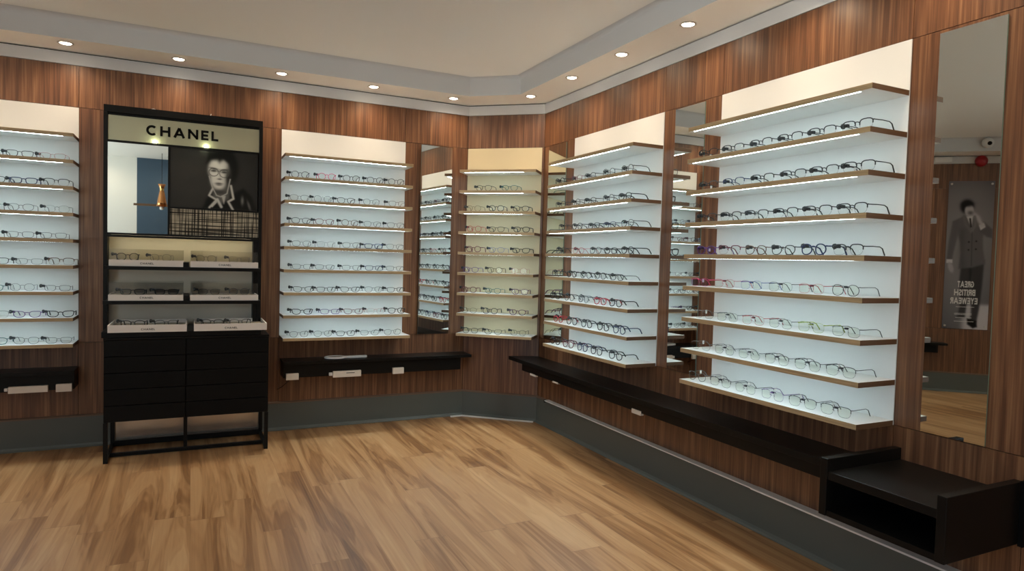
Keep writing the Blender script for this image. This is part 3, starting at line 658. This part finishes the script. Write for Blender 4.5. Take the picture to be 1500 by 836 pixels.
def portrait(X, Z):       # width 1, height about 0.75
    g = 0.022+0.035*ell(X, Z, 0.25, 0.45, 0.5, 0.55, 0.5)
    g = mixg(g, ell(X, Z, 0.60, 0.52, 0.175, 0.235, 0.10), 0.008)           # hair
    g = mixg(g, poly(X, Z, [(0.36, 0), (0.40, 0.12), (0.47, 0.20), (0.56, 0.16), (0.68, 0.19), (0.83, 0.28), (0.93, 0.18), (1.0, 0.0)], 0.02), 0.010)   # jacket
    g = mixg(g, poly(X, Z, [(0.47, 0.30), (0.67, 0.34), (0.665, 0.14), (0.56, 0.05), (0.48, 0.16)], 0.015), 0.13)   # neck
    face = ell(X, Z, 0.545, 0.49, 0.118, 0.145, 0.07) ; jaw = ell(X, Z, 0.545, 0.375, 0.092, 0.125, 0.09)
    f_ = np.maximum(face, jaw); shade = 0.85-2.0*np.clip(X-0.57, 0, 0.2)-0.8*np.clip(0.48-X, 0, 0.2)+0.15*(Z-0.4)
    g = mixg(g, f_, shade)
    g = mixg(g, poly(X, Z, [(0.42, 0.72), (0.40, 0.56), (0.45, 0.605), (0.52, 0.60), (0.55, 0.575), (0.60, 0.61), (0.66, 0.58), (0.69, 0.42), (0.74, 0.55), (0.70, 0.72)], 0.02), 0.010)
    g = mixg(g, ell(X, Z, 0.655, 0.40, 0.035, 0.12, 0.3), 0.03)
    for cx, cz in ((0.485, 0.462), (0.605, 0.452)):
        g = mixg(g, ell(X, Z, cx, cz+0.012, 0.036, 0.014, 0.25), 0.05)      # eye
        g = mixg(g, ell(X, Z, cx, cz+0.040, 0.048, 0.011, 0.3, -0.15 if cx < 0.55 else 0.12), 0.06)  # brow
        ring_ = ell(X, Z, cx, cz-0.005, 0.056, 0.052, 0.03)-ell(X, Z, cx, cz-0.005, 0.050, 0.046, 0.03); g = mixg(g, np.clip(ring_*1.4, 0, 1), 0.10)
    g = mixg(g, line(X, Z, [(0.53, 0.468), (0.552, 0.472)], 0.004), 0.08)
    g = mixg(g, line(X, Z, [(0.555, 0.45), (0.562, 0.385)], 0.010, 0.02)*0.5, 0.30); g = mixg(g, ell(X, Z, 0.553, 0.375, 0.024, 0.008, 0.3), 0.10)
    g = mixg(g, ell(X, Z, 0.545, 0.318, 0.042, 0.013, 0.25), 0.12); g = mixg(g, ell(X, Z, 0.545, 0.300, 0.030, 0.008, 0.3), 0.22)
    g = mixg(g, ell(X, Z, 0.55, 0.215, 0.075, 0.025, 0.3)*0.8, 0.05)
    for pts, w_ in (([(0.475, 0.25), (0.435, 0.165), (0.52, 0.115), (0.44, 0.015)], 0.010), ([(0.685, 0.30), (0.715, 0.14), (0.655, 0.10), (0.71, 0.00)], 0.011), ([(0.53, 0.12), (0.575, 0.03)], 0.014), ([(0.52, 0.09), (0.47, 0.03)], 0.008)):
        g = mixg(g, line(X, Z, pts, w_, 0.006), 0.62)
    for pts in ([(0.435, 0.40), (0.47, 0.27), (0.52, 0.17), (0.57, 0.155), (0.64, 0.20), (0.675, 0.38)],): g = mixg(g, line(X, Z, pts, 0.005, 0.005), 0.55)
    g = mixg(g, poly(X, Z, [(0.575, 0.17), (0.625, 0.17), (0.605, 0.07)], 0.006), 0.50)
    g = mixg(g, ell(X, Z, 0.82, 0.12, 0.012, 0.035, 0.4), 0.22); g = mixg(g, ell(X, Z, 0.90, 0.06, 0.01, 0.045, 0.4, 0.3), 0.15)
    return np.stack([g, g*1.0, g*0.93], -1)
def suit_man(X, Z):
    X = 1-X       # width 1, height 3.73, figure buttoning jacket hand on brow
    g = 0.07+0.20*ell(X, Z, 0.45, 2.3, 0.75, 1.9, 0.35)
    g = mixg(g, sig((0.62-Z)/0.02)*sig((X-0.45)/0.03), 0.55)                 # pale floor
    leg1 = poly(X, Z, [(0.36, 1.75), (0.33, 1.2), (0.38, 0.7), (0.34, 0.35), (0.30, 0.28), (0.50, 0.28), (0.55, 0.9), (0.62, 1.3), (0.86, 1.75)], 0.02)
    leg2 = poly(X, Z, [(0.55, 1.75), (0.60, 1.1), (0.62, 0.4), (0.60, 0.20), (0.76, 0.18), (0.80, 0.5), (0.84, 1.1), (0.86, 1.75)], 0.02)
    g = mixg(g, np.maximum(leg1, leg2), 0.05); g = mixg(g, line(X, Z, [(0.56, 1.6), (0.60, 0.7)], 0.02, 0.03), 0.02)
    g = mixg(g, poly(X, Z, [(0.54, 0.28), (0.55, 0.12), (0.68, 0.02), (0.78, 0.06), (0.76, 0.22)], 0.015), 0.008)
    body = poly(X, Z, [(0.14, 2.70), (0.36, 2.86), (0.60, 2.86), (0.86, 2.66), (0.80, 2.30), (0.82, 2.0), (0.88, 1.66), (0.60, 1.56), (0.30, 1.52), (0.33, 1.9), (0.30, 2.2), (0.24, 2.4)], 0.02)
    g = mixg(g, body, 0.13); g = mixg(g, line(X, Z, [(0.34, 2.45), (0.34, 1.9), (0.40, 1.55)], 0.05, 0.08)*0.5, 0.05)
    g = mixg(g, poly(X, Z, [(0.12, 2.72), (0.26, 2.78), (0.26, 2.4), (0.18, 1.95), (0.15, 1.72), (0.03, 1.74), (0.05, 2.15)], 0.02), 0.12)      # hanging arm
    g = mixg(g, poly(X, Z, [(0.03, 1.75), (0.16, 1.75), (0.16, 1.66), (0.03, 1.66)], 0.01), 0.6); g = mixg(g, ell(X, Z, 0.13, 1.55, 0.055, 0.13, 0.15, 0.3), 0.38)
    g = mixg(g, poly(X, Z, [(0.72, 2.78), (1.0, 2.52), (1.0, 2.30), (0.88, 2.33), (0.70, 2.48)], 0.02), 0.11)        # raised arm
    g = mixg(g, poly(X, Z, [(0.70, 2.62), (0.80, 2.68), (0.84, 2.58), (0.74, 2.50)], 0.01), 0.6)
    g = mixg(g, line(X, Z, [(0.77, 2.62), (0.66, 2.82), (0.54, 2.93)], 0.045, 0.03), 0.48)
    g = mixg(g, poly(X, Z, [(0.42, 2.84), (0.56, 2.86), (0.54, 2.55)], 0.012), 0.62); g = mixg(g, line(X, Z, [(0.50, 2.78), (0.53, 2.58)], 0.022, 0.01), 0.01)
    g = mixg(g, line(X, Z, [(0.36, 2.84), (0.42, 2.62), (0.54, 2.46)], 0.028, 0.02), 0.16); g = mixg(g, line(X, Z, [(0.60, 2.84), (0.62, 2.62), (0.55, 2.46)], 0.028, 0.02), 0.19)
    for bx, bz in ((0.66, 2.22), (0.66, 2.02), (0.50, 2.2), (0.50, 2.0)): g = mixg(g, ell(X, Z, bx, bz, 0.02, 0.02, 0.2), 0.02)
    g = mixg(g, line(X, Z, [(0.56, 2.45), (0.58, 1.6)], 0.006, 0.01), 0.05)
    g = mixg(g, ell(X, Z, 0.42, 3.09, 0.155, 0.185, 0.10), 0.010); g = mixg(g, ell(X, Z, 0.475, 2.985, 0.095, 0.145, 0.08), 0.50); g = mixg(g, ell(X, Z, 0.43, 3.15, 0.13, 0.07, 0.2), 0.012)
    g = mixg(g, ell(X, Z, 0.50, 2.93, 0.06, 0.05, 0.3), 0.12)
    return np.stack([g, g*0.95, g*1.03], -1)

# ------------------------------------------------------------------ black display cabinet
t = thing('display_cabinet', 'tall black branded display cabinet with drawers, sign and portrait, on the back wall', 'display cabinet', (-0.0075, 4.98, 0))
X0, X1 = -0.4625, 0.4625                      # base, local x
YF = -0.44                                     # base front, local y
LB_ = 0.024
for sx in (X0, X1-LB_):
    MB().box((sx, YF, 0), (sx+LB_, YF+LB_, 0.2445), BLKM).build('leg', t, 0.001)
    MB().box((sx, -0.045, 0), (sx+LB_, -0.045+LB_, 0.2445), BLKM).build('leg', t, 0.001)
    MB().box((sx+0.002, YF+LB_+0.0005, 0.004), (sx+LB_-0.002, -0.0455, 0.024), BLKM).build('side_rail', t, 0.001)
MB().box((X0+LB_+0.0005, -0.315, 0.004), (X1-LB_-0.0005, -0.293, 0.026), BLKM).build('cross_rail', t, 0.001)
MB().box((X0+LB_+0.0005, -0.062, 0.004), (X1-LB_-0.0005, -0.022, 0.040), BLKM).build('cross_rail', t, 0.001)
MB().box((-0.035, -0.314, 0.0265), (-0.013, -0.294, 0.2445), BLKM).build('middle_post', t, 0.001)
MB().box((X0+LB_+0.001, -0.020, 0.0405), (X1-LB_-0.001, -0.012, 0.2445), STEEL).build('kick_plate', t)['label'] = 'dull shiny metal plate behind the legs'
MB().box((X0, YF+0.020, 0.245), (X1, -0.012, 0.738), BLKW).build('carcass', t, 0.001)
MB().box((X0, YF-0.002, 0.739), (X1, -0.012, 0.752), BLK).build('cabinet_top', t, 0.001)
for r in range(5):
    for c_, (a, b_) in enumerate(((X0+0.002, -0.0055-0.02), (-0.0205, X1-0.002))):
        z0 = 0.246+r*0.0986
        MB().box((a, YF, z0+0.0015), (b_, YF+0.0195, z0+0.0965), BLKW).build('drawer', t, 0.0015)
# upper frame
UX0, UX1, UF, UT = -0.497, 0.436, -0.13, 2.182
for sx in (UX0, UX1-0.022): MB().box((sx, UF, 0.7525), (sx+0.022, -0.012, UT-0.045), BLKM).build('side_post', t, 0.001)
MB().box((UX0, UF, UT-0.0445), (UX1, -0.012, UT), BLKM).build('top_rail', t, 0.001)
MB().box((UX0+0.0225, UF+0.02, UT-0.058), (UX1-0.0225, UF+0.032, UT-0.045), BLKM).build('top_lip', t)
IX0, IX1 = UX0+0.0225, UX1-0.0225
MB().box((IX0, -0.028, 0.753), (IX1, -0.0125, 1.375), BACKP).build('back_panel', t)
MB().box((IX0, -0.031, 1.165), (IX1, -0.0285, 1.372), BACKC).build('back_panel', t)['label'] = 'back panel tinted cream for the warm light on it'
# wide uprights seen inside the right side
MB().box((IX1-0.030, -0.120, 0.753), (IX1, -0.029, 1.375), BLKM).build('inner_upright', t)
sg = MB().box((IX0, -0.118, 1.967), (IX1, -0.105, 2.122), SIGN).build('sign_panel', t, 0.0008)
lt = MB(); letters(lt, 'CHANEL', -0.2645+0.0, 2.0165, 0.0635, -0.1182, 0.004, BLKD, 0.268, 0.225); lt.build('sign_lettering', sg)
MB().box((IX0, -0.128, 1.953), (IX1, -0.100, 1.9665), BLKM).build('sign_rail', t)
for lx in (-0.215, 0.085):
    q = MB().box((lx-0.012, -0.134, 1.9675), (lx+0.012, -0.1285, 1.9695), mat('sign lamp', (1, 1, 0.8), emit=(0.95, 1.0, 0.62), es=5)).build('sign_lamp', t)
    d = bpy.data.lights.new('sign_lamp_light', 'POINT'); d.energy = 0.13; d.color = (0.92, 1.0, 0.62); d.shadow_soft_size = 0.015
    l = bpy.data.objects.new('sign_lamp_light', d); C.objects.link(l); l.parent = q; l.location = (lx, -0.142, 1.978)
MB().box((IX0, -0.122, 1.386), (-0.139, -0.113, 1.9525), MEDGE, {'-y': MIR}).build('mirror_panel', t)
MB().box((-0.1385, -0.128, 1.386), (-0.128, -0.105, 1.9525), BLKM).build('divider', t)
me = picture('portrait_print', 0.534, 0.385, 230, 170, portrait); pr = link('portrait_print', me, t); pr.location = (-0.1275, -0.122, 1.5675)
pr['label'] = 'black and white portrait of a person in round glasses and white-trimmed jacket'
MB().box((-0.1275, -0.126, 1.557), (IX1, -0.100, 1.567), BLKM).build('rail', t)
MB().box((-0.1275, -0.122, 1.386), (IX1, -0.112, 1.5565), TW).build('tweed_panel', t)['label'] = 'beige and black checked tweed panel'
MB().box((IX0, -0.145, 1.3725), (IX1, -0.0125, 1.3855), BLKM).build('shelf_rail', t)
st_ = mat('warm cabinet led', (1, 0.9, 0.7), emit=(1.0, 0.85, 0.55), es=8.0)
MB().box((IX0+0.02, -0.134, 1.369), (IX1-0.05, -0.126, 1.3722), st_).build('light_strip', t)
MB().box((IX0, -0.145, 1.358), (IX1, -0.137, 1.3722), BLKM).build('shelf_lip', t)
TR = [(1.157, 0.0225, -0.33), (0.947, 0.0225, -0.36)]
for z, th, yf in TR:
    MB().box((IX0+0.0, -0.335 if z > 1 else -0.36, z), (IX1, -0.0315, z+th-0.001), BLKM).build('shelf', t, 0.001)
# glossy block between trays on each shelf
for z, yf in ((1.179, -0.33), (0.969, -0.355), (0.753, -0.44)):
    MB().box((-0.044, yf+0.003, z), (-0.012, -0.0325, z+0.030), BLKM).build('tray_divider', t)
MB().box((UX0+0.023, -0.43, 0.7525), (UX1-0.023, -0.032, 0.786), BLKM).build('plinth', t, 0.001)
wc = MB(); wc.smooth = True
wc.tube([(-0.245, -0.06, 2.1845), (-0.238, -0.06, 2.1935), (-0.226, -0.06, 2.197), (-0.212, -0.06, 2.192), (-0.205, -0.06, 2.1855), (-0.12, -0.055, 2.1848), (-0.05, -0.05, 2.1848)], 0.0022, WPL, 6)
wc.tube([(0.095, -0.06, 2.1848), (0.103, -0.06, 2.190), (0.112, -0.06, 2.196), (0.114, -0.06, 2.205)], 0.0024, WPL, 6); wc.build('power_cable', t)['label'] = 'thin white cable lying over the top rail'

# trays: own things standing on the shelves
TX = -0.0075; TY = 4.98
rownm = ['top', 'middle', 'bottom']
GD = {(0, 0): [('black.r.k', 0.095), ('silver.r.n', 0.275)], (0, 1): [('grey.r.n', 0.090), ('silver.m.n', 0.290)],
      (1, 0): [('black.q.k', 0.125), ('black.q.k', 0.310)], (1, 1): [('dark.p.n', 0.110), ('silver.r.d', 0.290)],
      (2, 0): [('black.p.k', 0.125), ('dark.p.d', 0.305)], (2, 1): [('black.p.k', 0.105), ('black.p.d', 0.270)]}
for r, (z, hgt, yf, dep, cov) in enumerate(((1.1792, 0.038, -0.325, 0.285, 0.105), (0.9692, 0.036, -0.352, 0.31, 0.112), (0.7870, 0.044, -0.470, 0.36, 0.0))):
    for s in (0, 1):
        x0, x1 = ((-0.455, -0.049), (-0.011, 0.392))[s] if r < 2 else ((-0.446, -0.027), (0.012, 0.437))[s]
        side = ('left', 'right')[s]
        ix = x0 - TX
        tt = thing('display_tray', f'{side} white display tray with small black lettering, {rownm[r]} shelf of black cabinet', 'display tray', (x0, TY+yf, z), 0, 'display trays in the black cabinet')
        w = x1-x0; b = MB()
        b.box((0, 0, 0), (w, dep, 0.006), TRAY, {'+z': TRAYIN}); b.box((0, 0, 0.006), (w, 0.006, hgt), TRAY)
        b.box((0, dep-0.006, 0.006), (w, dep, hgt), TRAY); b.box((0, 0.006, 0.006), (0.006, dep-0.006, hgt), TRAY); b.box((w-0.006, 0.006, 0.006), (w, dep-0.006, hgt), TRAY)
        b.build('tray', tt)
        b = MB(); e = letters(b, 'CHANEL', 0, 0.012, 0.0115, 0.0, 0.0006, BLKD, 0.22, 0.2)
        o = b.build('tray_lettering', tt); o.location.x = w/2 - e/2
        ins = MB(); ins.box((0.012, 0.045 if r < 2 else 0.05, 0.0065), (w-0.012, dep-0.02, hgt-0.006 if r < 2 else 0.022), TRAYIN); ins.build('lining', tt)
        if cov:
            b = MB(); th = 0.003
            b.box((0.001, 0.008, hgt-0.004), (w-0.001, 0.008+th, cov), ACR); b.box((0.001, 0.011, hgt-0.004), (0.001+th, dep-0.012, cov), ACR); b.box((w-0.001-th, 0.011, hgt-0.004), (w-0.001, dep-0.012, cov), ACR)
            b.box((0.004, dep-0.012-th, hgt-0.004), (w-0.004, dep-0.012, cov), ACR)
            b.build('acrylic_cover', tt)
        for k, (code, gx) in enumerate(GD[(r, s)]):
            col, st, wt = code.split('.')
            gz = z + (hgt-0.006 if r < 2 else 0.022)
            nm = SW[st]
            glasses(ST[st], col, WT[wt], 'c', x0+gx, TY+yf+0.065, gz, random.Random(r*9+s*3+k).uniform(-.12, .12), f"{col} {nm} glasses, {('left', 'right')[k]} pair in {side} tray, {rownm[r]} shelf of black cabinet", 'glasses in the cabinet trays', 'clip')

# ------------------------------------------------------------------ poster, camera, bell on the left corner wall (seen in the tall mirror)
def onL(u, z, d=0.0):   # u measured from the back-wall corner along the angled wall
    a = LL-u; return (PTS[5][0]+math.cos(RZL)*a+math.sin(RZL)*d, PTS[5][1]+math.sin(RZL)*a-math.cos(RZL)*d, z)
pw, ph = 0.420, 1.565
p0 = onL(1.385, 0.680, 0.008)
t = thing('poster', 'tall black and white poster of a person in a suit with white lettering, mirrored', 'poster', p0, RZL)
me = picture('sheet', pw, ph, 90, 330, suit_man, 0.004); link('sheet', me, t)
WINK = mat('white ink', (0.72, 0.70, 0.70), 0.5)
b = MB()
for i, wd in enumerate(('GREAT', 'BRITISH', 'EYEWEAR')):
    q = MB(); e = letters(q, wd, 0, 0, 0.066, -0.0003, 0.0004, WINK, 0.10, 0.21)
    sc = (0.151, 0.195, 0.250)[i]/e; off = (0.095, 0.090, 0.060)[i]
    # letters run from the left edge of the sheet as read in the room
    dx = pw - off - 0.0 - (0.150, 0.187, 0.235)[i]
    n = len(b.v); b.v += [(vx*sc + (0.143, 0.126, 0.103)[i], vy, vz + (0.442, 0.354, 0.266)[i]) for vx, vy, vz in q.v]
    for f_, m_ in zip(q.f, q.m): b.face([n+k for k in f_], WINK)
b.build('lettering', t)
b = MB()
for i, (x0, x1, zz) in enumerate([(0.13, 0.30, 0.232), (0.15, 0.31, 0.162), (0.15, 0.31, 0.150), (0.15, 0.30, 0.118), (0.13, 0.31, 0.078)]): b.box((x0, -0.0007, zz), (x1, -0.0003, zz+0.004), WINK)
b.build('small_print', t)
for k, (x, z) in enumerate([(0.025, 0.03), (pw-0.025, 0.03), (0.025, ph-0.03), (pw-0.025, ph-0.03)]):
    o = MB().lathe([(0.011, 0.0), (0.011, -0.006), (0.007, -0.009)], RIM, 16, (0, 0, 0), axis='y').build('fixing_stud', t); o.location = (x, -0.0005, z)
t = thing('security_camera', 'white domed security camera under the ceiling, seen in the tall mirror', 'security camera', onL(1.20, 2.592, 0.292), RZL)
b = MB(); b.smooth = True; b.lathe([(0.052, 0.0), (0.054, -0.02), (0.046, -0.045), (0.030, -0.062), (0.008, -0.070)], WPL, 24, (0, 0, 0), 'y'); b.build('dome', t)
MB().lathe([(0.020, -0.062), (0.020, -0.071), (0.008, -0.076)], BLKD, 16, (0.0, 0, -0.012), 'y').build('camera_lens', t)
t = thing('alarm_bell', 'round red alarm bell at the top of the wood, seen in the tall mirror', 'alarm bell', onL(1.245, 2.452, 0.005), RZL)
b = MB(); b.smooth = True; b.lathe([(0.056, 0.0), (0.060, -0.012), (0.055, -0.035), (0.035, -0.050), (0.004, -0.055)], REDP, 28, (0, 0, 0), 'y'); b.build('gong', t)
MB().box((-0.03, -0.004, -0.03), (0.03, -0.0005, 0.03), WPL).build('backplate', t)
t = thing('junction_box', 'oblong white box under the soffit, seen in the tall mirror', 'electrical box', onL(0.975, 2.44, 0.0055), RZL)
MB().box((0, -0.035, 0), (0.16, 0, 0.058), WPL).build('casing', t, 0.003); MB().box((0.01, -0.037, 0.006), (0.15, -0.0352, 0.052), WPL).build('cover', t)

# ------------------------------------------------------------------ room behind: pendant and rail (seen in the cabinet mirror)
t = thing('pendant_lamp', 'copper hourglass pendant lamp on a black cord, seen in the cabinet mirror', 'pendant lamp', (-0.395, -0.9, 1.90), 0)
b = MB(); b.smooth = True; b.lathe([(0.070, 0.0), (0.060, 0.06), (0.034, 0.20), (0.022, 0.235), (0.028, 0.26), (0.050, 0.315), (0.048, 0.317), (0.02, 0.31)], COPPER, 32); b.build('lamp_shade', t)
b = MB().lathe([(0.024, 0.222), (0.0262, 0.224), (0.0265, 0.252), (0.024, 0.254)], BRASS, 24); b.build('collar', t)
MB().tube([(0, 0, 0.30), (0, 0, HC-1.90-0.001)], 0.0035, BLKM, 6).build('cord', t)
b = MB(); b.smooth = True; b.lathe([(0.004, -0.045), (0.022, -0.04), (0.030, -0.02), (0.022, -0.001)], WPL, 20); b.build('bulb', t)
t = thing('wooden_rail', 'dark wooden rail crossing in front of the blue wall, seen in the cabinet mirror', 'rail', (-0.76, -1.15, 0), 0)
MB().box((0, -0.02, 1.915), (0.90, 0.02, 1.945), OAKE).build('rail', t)
for x in (0.62, 0.86): MB().box((x, -0.4495, 1.92), (x+0.02, -0.0205, 1.94), BLKM).build('bracket', t)

# ------------------------------------------------------------------ loose trim strip lying at the foot of the corner skirting
sa = (1.885, 4.966); sb = (PTS[1][0]-0.012, PTS[1][1]-0.034); sc = (PTS[2][0]-0.035, PTS[2][1]-0.010+0.0)
def quad_strip(b, p, q, wd):
    d = Vector(q)-Vector(p); n = Vector((d.y, -d.x)).normalized()*wd
    b.prism([p, q, (q[0]+n.x, q[1]+n.y), (p[0]+n.x, p[1]+n.y)], 0.0008, 0.010, ALU)
b = MB(); quad_strip(b, sa, sb, 0.016); quad_strip(b, (sb[0]+0.003, sb[1]), (sc[0], sc[1]), 0.016)
tag(b.build('loose_trim_strip'), 'pale trim strip lying on the floor at the foot of the corner skirting', 'trim strip')
